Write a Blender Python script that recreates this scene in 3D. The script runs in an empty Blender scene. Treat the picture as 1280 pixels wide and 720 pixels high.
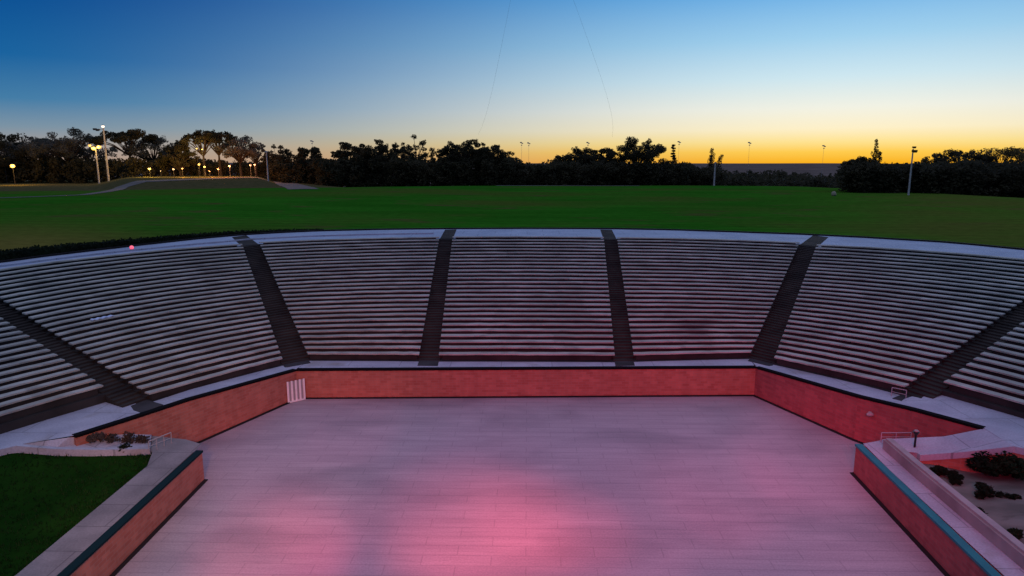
import bpy, bmesh, math, random
from mathutils import Vector, noise as mnoise
R_ = random.Random(7)
scene = bpy.context.scene
col = scene.collection
H = 13.5                                   # camera height above the stage floor
F_ = 853.0 / 1280.0                        # focal length as a share of the frame width
PITCH = math.atan(157 / 853); YAW = math.atan(19 / 853)
_f = Vector((-math.sin(YAW) * math.cos(PITCH), math.cos(YAW) * math.cos(PITCH), -math.sin(PITCH)))
_r = Vector((math.cos(YAW), math.sin(YAW), 0)); _u = _r.cross(_f)

def ray(x, y): return _f + _r * ((x - 640) / 853) - _u * ((y - 360) / 853)
def un(x, y, z):                           # surveyed photo point -> place on the level z
    d = ray(x, y); t = (z - H) / d.z
    return Vector((d.x * t, d.y * t, z))
def at_y(x, y, Y):                         # surveyed photo point -> place at distance Y
    d = ray(x, y); t = Y / d.y
    return Vector((d.x * t, Y, H + d.z * t))
def V(*a): return Vector(a)
def lerp(a, b, t): return a + (b - a) * t
def sstep(a, b, x):
    t = max(0, min(1, (x - a) / (b - a))); return t * t * (3 - 2 * t)

# ------------------------------------------------------------------ materials
def new_mat(name):
    m = bpy.data.materials.new(name); m.use_nodes = True
    nt = m.node_tree; b = nt.nodes['Principled BSDF']
    return m, nt, b
def nd(nt, t, **kw):
    n = nt.nodes.new(t)
    for k, v in kw.items(): setattr(n, k, v)
    return n
def mat(name, c0, c1=None, scale=(1, 1, 1), detail=4, rough=.8, lo=.35, hi=.65, spec=.3, bump=0, stain=None, coord='Object',
        metal=0, emit=None, estr=0, c2=None, scale2=(6, 6, 6)):
    m, nt, b = new_mat(name); L = nt.links
    b.inputs['Roughness'].default_value = rough; b.inputs['Specular IOR Level'].default_value = spec
    b.inputs['Metallic'].default_value = metal
    b.inputs['Base Color'].default_value = (*c0, 1)
    if emit: b.inputs['Emission Color'].default_value = (*emit, 1); b.inputs['Emission Strength'].default_value = estr
    geo = nd(nt, 'ShaderNodeNewGeometry')
    def noisefac(sc, lo, hi, det=detail, dist=0):
        mp = nd(nt, 'ShaderNodeMapping'); mp.inputs['Scale'].default_value = sc
        L.new(geo.outputs['Position'], mp.inputs['Vector'])
        n = nd(nt, 'ShaderNodeTexNoise'); n.inputs['Scale'].default_value = 1; n.inputs['Detail'].default_value = det
        n.inputs['Distortion'].default_value = dist
        L.new(mp.outputs[0], n.inputs['Vector'])
        r = nd(nt, 'ShaderNodeMapRange'); r.inputs['From Min'].default_value = lo; r.inputs['From Max'].default_value = hi
        L.new(n.outputs['Fac'], r.inputs['Value']); return r.outputs[0], n
    cur = None
    if c1:
        f, n = noisefac(scale, lo, hi)
        mx = nd(nt, 'ShaderNodeMix', data_type='RGBA'); mx.inputs['A'].default_value = (*c0, 1); mx.inputs['B'].default_value = (*c1, 1)
        L.new(f, mx.inputs['Factor']); cur = mx.outputs['Result']
        if bump:
            bp = nd(nt, 'ShaderNodeBump'); bp.inputs['Strength'].default_value = bump; bp.inputs['Distance'].default_value = .05
            L.new(n.outputs['Fac'], bp.inputs['Height']); L.new(bp.outputs[0], b.inputs['Normal'])
    if c2:
        f, n = noisefac(scale2, .5, .72)
        mx = nd(nt, 'ShaderNodeMix', data_type='RGBA'); L.new(cur, mx.inputs['A']); mx.inputs['B'].default_value = (*c2, 1)
        L.new(f, mx.inputs['Factor']); cur = mx.outputs['Result']
    if stain:
        sc, lo2, hi2, colr = stain
        f, n = noisefac(sc, lo2, hi2, 6, .4)
        mx = nd(nt, 'ShaderNodeMix', data_type='RGBA'); L.new(cur, mx.inputs['A']); mx.inputs['B'].default_value = (*colr, 1)
        L.new(f, mx.inputs['Factor']); cur = mx.outputs['Result']
    if cur: L.new(cur, b.inputs['Base Color'])
    return m

def brick_mat(name, a, b_, mortar):
    m, nt, b = new_mat(name); L = nt.links
    uv = nd(nt, 'ShaderNodeUVMap'); 
    br = nd(nt, 'ShaderNodeTexBrick'); br.inputs['Color1'].default_value = (*a, 1); br.inputs['Color2'].default_value = (*b_, 1)
    br.inputs['Mortar'].default_value = (*mortar, 1); br.inputs['Scale'].default_value = 1
    br.inputs['Brick Width'].default_value = .42; br.inputs['Row Height'].default_value = .15; br.inputs['Mortar Size'].default_value = .012
    L.new(uv.outputs[0], br.inputs['Vector'])
    geo = nd(nt, 'ShaderNodeNewGeometry')
    n = nd(nt, 'ShaderNodeTexNoise'); n.inputs['Scale'].default_value = .5; n.inputs['Detail'].default_value = 8
    mp = nd(nt, 'ShaderNodeMapping'); mp.inputs['Scale'].default_value = (5, 5, 1.2)
    L.new(geo.outputs['Position'], mp.inputs['Vector']); L.new(mp.outputs[0], n.inputs['Vector'])
    r = nd(nt, 'ShaderNodeMapRange'); r.inputs['From Min'].default_value = .3; r.inputs['From Max'].default_value = .7
    r.inputs['To Min'].default_value = .86; r.inputs['To Max'].default_value = 1.08
    L.new(n.outputs['Fac'], r.inputs['Value'])
    mx = nd(nt, 'ShaderNodeMix', data_type='RGBA', blend_type='MULTIPLY'); mx.inputs['Factor'].default_value = 1
    L.new(br.outputs['Color'], mx.inputs['A']); L.new(r.outputs[0], mx.inputs['B'])
    L.new(mx.outputs['Result'], b.inputs['Base Color']); b.inputs['Roughness'].default_value = .85
    b.inputs['Specular IOR Level'].default_value = .2
    return m

def leaf_mat(name, c0, c1):
    m, nt, b = new_mat(name); L = nt.links
    geo = nd(nt, 'ShaderNodeNewGeometry')
    n = nd(nt, 'ShaderNodeTexNoise'); n.inputs['Scale'].default_value = .45; n.inputs['Detail'].default_value = 3
    L.new(geo.outputs['Position'], n.inputs['Vector'])
    mx = nd(nt, 'ShaderNodeMix', data_type='RGBA'); mx.inputs['A'].default_value = (*c0, 1); mx.inputs['B'].default_value = (*c1, 1)
    r = nd(nt, 'ShaderNodeMapRange'); r.inputs['From Min'].default_value = .38; r.inputs['From Max'].default_value = .62
    L.new(n.outputs['Fac'], r.inputs['Value']); L.new(r.outputs[0], mx.inputs['Factor'])
    L.new(mx.outputs['Result'], b.inputs['Base Color']); b.inputs['Roughness'].default_value = .7; b.inputs['Specular IOR Level'].default_value = .15
    tr = nd(nt, 'ShaderNodeBsdfTranslucent'); L.new(mx.outputs['Result'], tr.inputs['Color'])
    ms = nd(nt, 'ShaderNodeMixShader'); ms.inputs[0].default_value = .45; L.new(b.outputs[0], ms.inputs[1]); L.new(tr.outputs[0], ms.inputs[2])
    L.new(ms.outputs[0], nt.nodes['Material Output'].inputs['Surface'])
    return m

M = {}
M['floor'] = mat('stage panels', (.37, .335, .375), (.44, .405, .44), (.16, 2.2, 1), 8, .55, .32, .68, .3,
                 stain=((.16, .36, 1), .48, .74, (.265, .245, .28)), c2=(.345, .315, .35), scale2=(.6, 9, 1))
def add_panels(m, w, h, dark):
    nt = m.node_tree; b = nt.nodes['Principled BSDF']; L = nt.links; src = b.inputs['Base Color'].links[0].from_socket
    geo = nd(nt, 'ShaderNodeNewGeometry'); br = nd(nt, 'ShaderNodeTexBrick'); br.offset = .5
    br.inputs['Scale'].default_value = 1; br.inputs['Brick Width'].default_value = w; br.inputs['Row Height'].default_value = h; br.inputs['Mortar Size'].default_value = .022
    br.inputs['Mortar Smooth'].default_value = .2
    br.inputs['Color1'].default_value = (1, 1, 1, 1); br.inputs['Color2'].default_value = (.95, .95, .955, 1); br.inputs['Mortar'].default_value = (dark, dark, dark, 1)
    L.new(geo.outputs['Position'], br.inputs['Vector'])
    x = nd(nt, 'ShaderNodeMix', data_type='RGBA', blend_type='MULTIPLY'); x.inputs['Factor'].default_value = 1
    L.new(src, x.inputs['A']); L.new(br.outputs['Color'], x.inputs['B']); L.new(x.outputs['Result'], b.inputs['Base Color'])
    # fine grain and wear marks
    n = nd(nt, 'ShaderNodeTexNoise'); n.inputs['Scale'].default_value = 14; n.inputs['Detail'].default_value = 6; L.new(geo.outputs['Position'], n.inputs['Vector'])
    r = nd(nt, 'ShaderNodeMapRange'); r.inputs['From Min'].default_value = .25; r.inputs['From Max'].default_value = .75; r.inputs['To Min'].default_value = .82; r.inputs['To Max'].default_value = 1.12
    L.new(n.outputs['Fac'], r.inputs['Value'])
    y = nd(nt, 'ShaderNodeMix', data_type='RGBA', blend_type='MULTIPLY'); y.inputs['Factor'].default_value = 1
    L.new(x.outputs['Result'], y.inputs['A']); L.new(r.outputs[0], y.inputs['B']); L.new(y.outputs['Result'], b.inputs['Base Color'])
add_panels(M['floor'], 2.4, .62, .80)
def add_patches(m, lo, hi, sc):
    nt = m.node_tree; b = nt.nodes['Principled BSDF']; L = nt.links; src = b.inputs['Base Color'].links[0].from_socket
    geo = nd(nt, 'ShaderNodeNewGeometry'); vo = nd(nt, 'ShaderNodeTexVoronoi'); mp = nd(nt, 'ShaderNodeMapping'); mp.inputs['Scale'].default_value = sc
    L.new(geo.outputs['Position'], mp.inputs['Vector']); L.new(mp.outputs[0], vo.inputs['Vector']); vo.inputs['Scale'].default_value = 1
    sp = nd(nt, 'ShaderNodeSeparateColor'); L.new(vo.outputs['Color'], sp.inputs[0])
    r = nd(nt, 'ShaderNodeMapRange'); r.inputs['To Min'].default_value = lo; r.inputs['To Max'].default_value = hi; L.new(sp.outputs['Red'], r.inputs['Value'])
    y = nd(nt, 'ShaderNodeMix', data_type='RGBA', blend_type='MULTIPLY'); y.inputs['Factor'].default_value = 1
    L.new(src, y.inputs['A']); L.new(r.outputs[0], y.inputs['B']); L.new(y.outputs['Result'], b.inputs['Base Color'])

M['bench'] = mat('bench boards', (.36, .35, .30), (.48, .465, .41), (.5, .5, .5), 6, .75, stain=((.13, .2, .3), .60, .74, (.17, .15, .14)), c2=(.30, .28, .25), scale2=(1.1, 1.1, 2))
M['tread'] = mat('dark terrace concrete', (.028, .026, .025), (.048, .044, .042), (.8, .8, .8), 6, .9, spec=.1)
M['stairs'] = mat('dark stair asphalt', (.026, .022, .020), (.050, .042, .036), (.7, .7, .7), 6, .9, spec=.1)
M['walk'] = mat('pale walkway concrete', (.36, .375, .45), (.46, .475, .55), (.6, .6, .6), 7, .8, stain=((.5, .5, 1), .58, .75, (.3, .28, .28)))
M['ring'] = mat('pale rim concrete', (.33, .39, .50), (.42, .48, .60), (.4, .4, .4), 7, .75)
M['wing'] = mat('worn grey paving', (.19, .185, .19), (.27, .26, .265), (.8, .8, .8), 7, .8)
M['landing'] = mat('worn grey landing', (.034, .032, .034), (.058, .055, .058), (.9, .9, .9), 6, .9, spec=.1)
M['brick'] = brick_mat('red brick', (.46, .17, .12), (.36, .115, .08), (.36, .19, .15))
M['brick_shaded'] = brick_mat('shaded red brick', (.36, .095, .09), (.27, .068, .068), (.26, .11, .105))  # same brick, with the right side's dimmer crimson light put into its colour
M['coping'] = mat('black coping metal', (.006, .006, .007), rough=.9, spec=.05)
M['teal_shaded'] = mat('shaded teal edge', (.004, .022, .026), rough=.8, spec=.1)  # same teal edge, with the shade of the left side put into its colour
M['teal'] = mat('teal painted edge', (.008, .14, .17), (.012, .19, .21), (1, 1, 1), rough=.5)
add_patches(M['bench'], .78, 1.10, (.45, .9, .9)); add_panels(M['ring'], 3.1, 2.6, .55); add_panels(M['walk'], 3.0, 2.4, .6); add_panels(M['wing'], 2.2, 1.5, .6)
M['dark_strip'] = mat('plain dark strip', (.012, .009, .010), rough=.9)
M['parapet'] = mat('weathered parapet concrete', (.22, .19, .19), (.32, .28, .28), (.9, .9, .9), 6, .85)
M['cap'] = mat('pale parapet capping', (.30, .275, .28), (.37, .34, .34), (2, 2, 2), 4, .8)
M['lawn'] = mat('mown lawn', (.010, .085, .002), (.020, .115, .003), (.06, .11, .1), 6, .95, spec=0, bump=.5,
                stain=((.035, .05, .05), .47, .66, (.055, .085, .006)))
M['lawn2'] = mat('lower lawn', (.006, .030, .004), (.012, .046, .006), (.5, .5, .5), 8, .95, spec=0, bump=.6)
M['sand'] = mat('sandy bank', (.12, .115, .10), (.21, .195, .175), (.6, 1.2, .8), 8, .95, spec=.05, bump=1, stain=((.35, .9, .5), .55, .66, (.03, .028, .022)))
M['path'] = mat('pale asphalt path', (.085, .085, .08), (.115, .11, .105), (.5, .5, .5), 5, .9)
M['bark'] = mat('dark bark', (.035, .026, .020), (.055, .042, .032), (2, 2, .6), 5, .9, spec=.1)
M['leafA'] = leaf_mat('dark oak leaves', (.034, .032, .015), (.062, .054, .026))
M['leaf_lit'] = leaf_mat('lamplit grey leaves', (.052, .052, .034), (.13, .125, .10))  # lighter leaves for the left trees, lamp light put into their colour
M['leafC'] = leaf_mat('dry yellowish leaves', (.10, .07, .022), (.17, .12, .04))
M['hedge'] = leaf_mat('clipped hedge leaves', (.008, .014, .006), (.018, .028, .010))
M['dry'] = leaf_mat('dry weeds', (.06, .045, .035), (.11, .085, .07))
M['pole'] = mat('grey galvanised steel', (.32, .31, .30), (.40, .39, .38), (2, 2, 2), 3, .55)
M['dark'] = mat('black painted steel', (.015, .015, .018), rough=.4)
M['white'] = mat('white painted panel', (.80, .80, .82), (.86, .86, .87), (2, 2, 6), 4, .55)
M['pale'] = mat('pale galvanised rail', (.32, .32, .34), rough=.45)
M['cloth'] = mat('pale blue cloth', (.55, .64, .85), (.66, .74, .90), (3, 3, 3), 3, .8)
M['stone'] = mat('pale boulder', (.26, .22, .15), (.35, .30, .2), (3, 3, 3), 5, .9)
def glow(n, c, s): M[n] = mat(n, (.8, .7, .5), emit=c, estr=s)
glow('glow_amber', (1, .42, .04), 1.0); glow('glow_yellow', (1, .62, .05), .95); glow('glow_white', (1, .72, .40), .85)
glow('glow_orange', (1, .33, .08), 1.0); glow('glow_cold', (1, .90, .78), 1.5); glow('glow_red', (1, .035, .11), 1.1)
glow('glow_pink', (1, .45, .24), .9)

# ------------------------------------------------------------------ mesh helpers
class MB:
    def __init__(s): s.v = []; s.f = []; s.uv = None
    def face(s, *pts):
        k = len(s.v); s.v += [tuple(p) for p in pts]; s.f.append(tuple(range(k, k + len(pts))))
    def hexa(s, b, t):                       # bottom ring, top ring (same count, ccw from above)
        n = len(b); k = len(s.v); s.v += [tuple(p) for p in b] + [tuple(p) for p in t]
        s.f.append(tuple(k + i for i in reversed(range(n)))); s.f.append(tuple(k + n + i for i in range(n)))
        for i in range(n):
            j = (i + 1) % n; s.f.append((k + i, k + j, k + n + j, k + n + i))
    def box(s, c, d, rz=0):
        ca, sa = math.cos(rz), math.sin(rz); q = []
        for sx, sy in ((-1, -1), (1, -1), (1, 1), (-1, 1)):
            x, y = sx * d[0] / 2, sy * d[1] / 2; q.append((c[0] + x * ca - y * sa, c[1] + x * sa + y * ca))
        s.hexa([(x, y, c[2] - d[2] / 2) for x, y in q], [(x, y, c[2] + d[2] / 2) for x, y in q])
    def sweep(s, prof, pts):                 # closed rectangular section along points: prof(i)-> list of 4 pts
        k = len(s.v); n = len(pts)
        for p in pts: s.v += [tuple(q) for q in p]
        m = len(pts[0])
        for i in range(n - 1):
            for j in range(m):
                a = k + i * m + j; b = k + i * m + (j + 1) % m
                s.f.append((a, b, b + m, a + m))
        s.f.append(tuple(k + j for j in reversed(range(m)))); s.f.append(tuple(k + (n - 1) * m + j for j in range(m)))
    def tube(s, pts, rad, n=8):
        rings = []
        for i, p in enumerate(pts):
            p = Vector(p); a = Vector(pts[max(0, i - 1)]); b = Vector(pts[min(len(pts) - 1, i + 1)]); d = (b - a).normalized()
            x = d.orthogonal().normalized(); y = d.cross(x); r = rad[i] if isinstance(rad, (list, tuple)) else rad
            rings.append([p + x * (r * math.cos(2 * math.pi * k / n)) + y * (r * math.sin(2 * math.pi * k / n)) for k in range(n)])
        # keep the rings untwisted
        for i in range(1, len(rings)):
            best = min(range(n), key=lambda o: (rings[i][o] - rings[i - 1][0]).length)
            rings[i] = rings[i][best:] + rings[i][:best]
        s.sweep(None, rings)
    def ball(s, c, r, nu=12, nv=8, sq=(1, 1, 1), jit=0, rnd=R_):
        k = len(s.v); c = Vector(c)
        for a in range(nv + 1):
            th = math.pi * a / nv
            for b in range(nu):
                ph = 2 * math.pi * b / nu; q = 1 + rnd.uniform(-jit, jit)
                s.v.append((c.x + r * sq[0] * q * math.sin(th) * math.cos(ph), c.y + r * sq[1] * q * math.sin(th) * math.sin(ph), c.z + r * sq[2] * q * math.cos(th)))
        for a in range(nv):
            for b in range(nu):
                s.f.append((k + a * nu + b, k + (a + 1) * nu + b, k + (a + 1) * nu + (b + 1) % nu, k + a * nu + (b + 1) % nu))
    def leaves(s, c, r, n, size, rnd, shell=.35, sq=1.0):
        for _ in range(n):
            while 1:
                d = Vector((rnd.uniform(-1, 1), rnd.uniform(-1, 1), rnd.uniform(-1, 1)))
                if .05 < d.length < 1: break
            q = d.length ** (1 - shell); d.normalize()
            p = Vector(c) + Vector((d.x * r * q, d.y * r * q, d.z * r * q * sq))
            a = Vector((rnd.gauss(0, 1), rnd.gauss(0, 1), rnd.gauss(0, 1))).normalized(); b = a.orthogonal().normalized()
            z = size * rnd.uniform(.5, 1.3); a *= z; b *= z * .6
            s.face(p - a, p + b * .9, p + a, p - b)
    def build(s, name, m, parent=None, smooth=False, uvs=None):
        me = bpy.data.meshes.new(name); me.from_pydata(s.v, [], s.f); me.materials.append(m); me.update()
        if smooth:
            for p in me.polygons: p.use_smooth = True
        o = bpy.data.objects.new(name, me); col.objects.link(o)
        if parent: o.parent = parent; o.matrix_parent_inverse = parent.matrix_basis.inverted()
        return o
def tag(o, label=None, cat=None, group=None, kind=None):
    if label: o['label'] = label
    if cat: o['category'] = cat
    if group: o['group'] = group
    if kind: o['kind'] = kind
    return o
def empty(name, loc, label, cat, group=None):
    o = bpy.data.objects.new(name, None); o.empty_display_size = .3; col.objects.link(o); o.location = loc
    return tag(o, label, cat, group)
def set_uv_wall(o):
    me = o.data; uv = me.uv_layers.new(name='UVMap')
    for p in me.polygons:
        n = p.normal
        t = Vector((-n.y, n.x, 0))
        if t.length < .1: t = Vector((1, 0, 0))
        t.normalize()
        for li in p.loop_indices:
            v = me.vertices[me.loops[li].vertex_index].co
            uv.data[li].uv = (v.dot(t), v.z) if abs(n.z) < .7 else (v.x, v.y)

# ------------------------------------------------------------------ seating layout: front end and top end of each section edge
N = 28; DZ0 = 2.17; ZTOP = 7.03; SEAT = .42
EdgeL = {}
Ar = (V(-5.30, 39.8, DZ0), V(-6.60, 60.1, ZTOP)); Al = (V(-6.50, 39.8, DZ0), V(-7.75, 59.9, ZTOP))
Br = (V(6.45, 40.0, DZ0), V(7.90, 60.0, ZTOP)); Bl = (V(5.30, 39.9, DZ0), V(6.75, 60.1, ZTOP))
Cr = (V(-13.3, 39.7, DZ0), V(-22.1, 55.6, ZTOP)); Cl = (V(-14.5, 38.7, DZ0), V(-22.95, 54.2, ZTOP))
Dl = (V(13.75, 40.7, DZ0), V(22.4, 56.4, ZTOP)); Dr = (V(14.75, 39.5, DZ0), V(23.2, 54.9, ZTOP))
Er = (V(-18.0, 30.55, 2.75), V(-32.9, 38.7, ZTOP)); Fl = (V(18.6, 32.4, 2.80), V(35.3, 44.6, ZTOP))
El = (V(-18.40, 29.45, 2.75), V(-33.2, 37.5, ZTOP)); Fr = (V(19.1, 31.3, 2.80), V(35.8, 43.4, ZTOP))
Gl = (V(-23.0, 20.0, 2.75), V(-39.5, 22.5, ZTOP)); Gr = (V(24.4, 21.5, 2.80), V(41.0, 28.0, ZTOP))
SECT = {  # name: (left edge, right edge, sag front, sag top, first row, last row, phrase)
    'o1': (Gl, El, .05, .7, 3, 20, 'far left corner section'),
    'l2': (Er, Cl, .10, 1.9, 0, 27, 'wide left section'),
    'l1': (Cr, Al, .05, .75, 0, 27, 'inner left section'),
    'c': (Ar, Bl, .05, .35, 0, 27, 'centre section'),
    'r1': (Br, Dl, .05, .75, 0, 27, 'inner right section'),
    'r2': (Dr, Fl, .10, 1.4, 0, 27, 'wide right section'),
    'o2': (Fr, Gr, .05, .7, 2, 20, 'far right corner section')}
def edge(e, i): return lerp(e[0], e[1], i / 27)
def sec(s, i, t):
    a, b, s0, s1 = SECT[s][:4]
    A, B = edge(a, i), edge(b, i); d = (B - A); n = Vector((-d.y, d.x, 0)).normalized()
    return lerp(A, B, t) + n * ((s0 + (s1 - s0) * max(0, i) / 27) * 4 * t * (1 - t))

ORD = ('first second third fourth fifth sixth seventh eighth ninth tenth eleventh twelfth thirteenth fourteenth fifteenth sixteenth seventeenth '
       'eighteenth nineteenth twentieth twenty-first twenty-second twenty-third twenty-fourth twenty-fifth twenty-sixth twenty-seventh topmost').split()
terr = MB()
for s, (ea, eb, s0, s1, f0, f1, phrase) in SECT.items():
    K = 14
    for i in range(f0, N):
        lo, hi = i - .55, i + (.45 if i < 27 else 1.75)
        for k in range(K):
            t0, t1 = k / K, (k + 1) / K
            p = []
            for (ii, t) in ((lo, t0), (lo, t1), (hi, t1), (hi, t0)):
                q = sec(s, ii, t); zi = lerp(ea[0], ea[1], i / 27).z * (1 - t) + lerp(eb[0], eb[1], i / 27).z * t
                q.z = zi - SEAT; p.append(q)
            terr.face(*p)
            # riser in front
            b0, b1 = p[0].copy(), p[1].copy(); b0.z -= .30 if i > f0 else .9; b1.z -= .30 if i > f0 else .9
            terr.face(b0, b1, p[1], p[0])
            if i == N - 1:
                c0, c1 = p[3].copy(), p[2].copy(); c0.z = c1.z = 6.78
                terr.face(p[3], p[2], c1, c0)
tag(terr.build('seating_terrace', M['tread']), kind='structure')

for s, (ea, eb, s0, s1, f0, f1, phrase) in SECT.items():
    K = 14
    for i in range(f0, f1 + 1):
        mb = MB(); rings = []; sg = R_.uniform(-.012, .012)
        for k in range(K + 1):
            t = k / K; wob = R_.uniform(-.012, .012)
            zi = edge(ea, i).z * (1 - t) + edge(eb, i).z * t + wob + sg
            a = sec(s, i - .32, t); b = sec(s, i + .30, t)
            rings.append([V(a.x, a.y, zi - .075), V(b.x, b.y, zi - .075), V(b.x, b.y, zi), V(a.x, a.y, zi)])
        mb.sweep(None, rings)
        root = empty('bench', sec(s, i, .5), 'x', 'bench', 'tiered benches of the amphitheatre')
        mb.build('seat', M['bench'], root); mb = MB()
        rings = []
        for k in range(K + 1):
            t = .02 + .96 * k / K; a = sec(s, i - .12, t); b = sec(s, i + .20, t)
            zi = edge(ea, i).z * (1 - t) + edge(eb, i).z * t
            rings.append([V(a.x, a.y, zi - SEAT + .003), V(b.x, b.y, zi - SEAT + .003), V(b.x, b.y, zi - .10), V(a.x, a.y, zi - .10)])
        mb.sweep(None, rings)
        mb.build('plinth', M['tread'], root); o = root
        word = ORD[min(i - f0, 27)]
        tag(o, 'long grey backless bench, %s row up from the front of the %s' % (word, phrase), 'bench', 'tiered benches of the amphitheatre')

# aisle stairs
STAIRS = []
ZR_ = 6.78
AIS = [('l2', El, Er, 'dark stairs with zigzag edges cut off by the left frame edge'), ('l1', Cl, Cr, 'dark stairs running up from the left corner of the brick pit wall'),
       ('c', Al, Ar, 'dark straight stairs on the left side of the centre benches'), ('r1', Bl, Br, 'dark straight stairs on the right side of the centre benches'),
       ('r2', Dl, Dr, 'dark stairs running up from the right corner of the brick pit wall'), ('o2', Fl, Fr, 'dark stairs with zigzag edges cut off by the right frame edge')]
for _, a, b, lab in AIS:
    mb = MB(); S = 56
    for k in range(S):
        i0 = -.75 + (29.1) * k / S; i1 = -.75 + (29.1) * (k + 1) / S
        p = [edge(a, i0), edge(b, i0), edge(b, i1), edge(a, i1)]
        w = (p[1] - p[0]).normalized() * .06
        p = [p[0] - w, p[1] + w, p[2] + w, p[3] - w]
        zm = (edge(a, (i0 + i1) / 2).z + edge(b, (i0 + i1) / 2).z) / 2 - SEAT + .04
        zm = min(zm, ZR_ + .012)
        for q in p: q.z = zm
        bt = [V(q.x, q.y, q.z - .5) for q in p]
        mb.hexa(bt, p)
    STAIRS.append((mb.build('aisle_stairs', M['stairs']), a, b)); tag(STAIRS[-1][0], lab, 'stairs', 'aisle stairs between the bench sections')

# ------------------------------------------------------------------ rim walkway and outer ring
inner = []
for s in ('o1', 'l2', 'l1', 'c', 'r1', 'r2', 'o2'):
    for k in range(15): inner.append(sec(s, 28.6, k / 14))
ZR = 6.78
outer = [V(-47, 20, ZR), V(-43, 34, ZR), V(-40.3, 40, ZR)]
for px, py in [(0, 329), (50, 322), (100, 316), (160, 309), (200, 304.5), (250, 299), (300, 294.5), (350, 291.5), (400, 289.3), (475, 287.5), (553, 286.6), (659, 286.2), (766, 286.6), (840, 288),
               (900, 290), (1000, 293.5), (1080, 297.5), (1180, 303.5), (1230, 308), (1280, 313)]:
    outer.append(un(px, py, ZR))
outer += [V(43.5, 50, ZR), V(46, 42, ZR), V(49, 28, ZR)]
def resample(pts, n):
    L = [0]
    for a, b in zip(pts, pts[1:]): L.append(L[-1] + (b - a).length)
    out = []
    for k in range(n):
        d = L[-1] * k / (n - 1); j = 0
        while j < len(L) - 2 and L[j + 1] < d: j += 1
        out.append(lerp(pts[j], pts[j + 1], (d - L[j]) / max(1e-6, L[j + 1] - L[j])))
    return out
CEN = V(0, 24, 0)
def radial(pts, th):                      # distance from CEN to the polyline in direction th (0 = +y, positive to the right)
    d = V(math.sin(th), math.cos(th), 0); best = None
    for a, b in zip(pts, pts[1:]):
        e = b - a; den = d.x * e.y - d.y * e.x
        if abs(den) < 1e-9: continue
        w = a - CEN; t = (w.x * e.y - w.y * e.x) / den; u = (w.x * d.y - w.y * d.x) / den
        if t > 0 and -1e-6 <= u <= 1 + 1e-6: best = t if best is None else max(best, t)
    return best
TH0, TH1, NT = math.radians(-92), math.radians(85), 300
THS = [TH0 + (TH1 - TH0) * k / NT for k in range(NT + 1)]
RI, RO = [], []
for th in THS:
    a = radial(inner, th); b = radial(outer, th)
    RI.append(a if a else (RI[-1] if RI else 40)); RO.append(b if b else (RO[-1] if RO else 45))
def pol(r, th, z): return V(CEN.x + r * math.sin(th), CEN.y + r * math.cos(th), z)
for _ in range(3): RO = [RO[0]] + [(RO[i - 1] + 2 * RO[i] + RO[i + 1]) / 4 for i in range(1, NT)] + [RO[-1]]
mb = MB()
for k in range(NT):
    mb.face(pol(RI[k] - .2, THS[k], ZR), pol(RI[k + 1] - .2, THS[k + 1], ZR), pol(RO[k + 1], THS[k + 1], ZR), pol(RO[k], THS[k], ZR))
tag(mb.build('walkway', M['ring']), kind='structure')
# dark landings where the stairs cross the rim walkway and the front walkway
for n_, (o, a, b) in enumerate(STAIRS):
    i1 = 28.3
    while i1 < 42:
        q = (edge(a, i1) + edge(b, i1)) / 2; th = math.atan2(q.x - CEN.x, q.y - CEN.y); k = max(0, min(NT, round((th - TH0) / (TH1 - TH0) * NT)))
        if (V(q.x, q.y, 0) - CEN).length > RO[k] - .55: break
        i1 += .1
    mb = MB(); P = [edge(a, 28.3), edge(b, 28.3), edge(b, i1), edge(a, i1)]
    mb.hexa([V(p.x, p.y, ZR - .1) for p in P], [V(p.x, p.y, ZR + .016) for p in P]); mb.build('landing', M['stairs'], o)
    ib = {0: -1.9, 1: -1.35, 2: -1.75, 3: -1.6, 4: -1.35, 5: -1.7}[n_]; zw = 2.37 if n_ in (0, 5) else 1.735
    mb = MB(); it = .15 if n_ in (0, 5) else -.25; P = [edge(a, ib), edge(b, ib), edge(b, it), edge(a, it)]
    mb.hexa([V(p.x, p.y, zw - .3) for p in P], [V(p.x, p.y, zw + .016) for p in P]); mb.build('landing', M['landing'], o)
# thin line dividing the rim walkway: a low upstand behind the last bench row
mb = MB(); pts = []
for k in range(NT + 1):
    r = lerp(RI[k], RO[k], .45); t = THS[k]
    if r > RO[k] - .4: r = RO[k] - .4
    if t < math.radians(-12): pts.append([pol(r - .12, t, ZR + .003), pol(r + .12, t, ZR + .003), pol(r + .12, t, ZR + .12), pol(r - .12, t, ZR + .12)])
mb.sweep(None, pts)
tag(mb.build('kerb', M['walk']), 'low pale kerb along the left part of the rim walkway', 'kerb')
# dark edging strip between the rim and the lawn
mb = MB(); pts = []
for k in range(NT + 1):
    r = RO[k]; t = THS[k]
    pts.append([pol(r + .004, t, ZR - .2), pol(r + .32, t, ZR - .2), pol(r + .32, t, ZR + .13), pol(r + .004, t, ZR + .13)])
mb.sweep(None, pts)
tag(mb.build('lawn_edging', M['dark_strip']), 'thin dark edging strip along the whole outer rim of the amphitheatre', 'edging')

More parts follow.
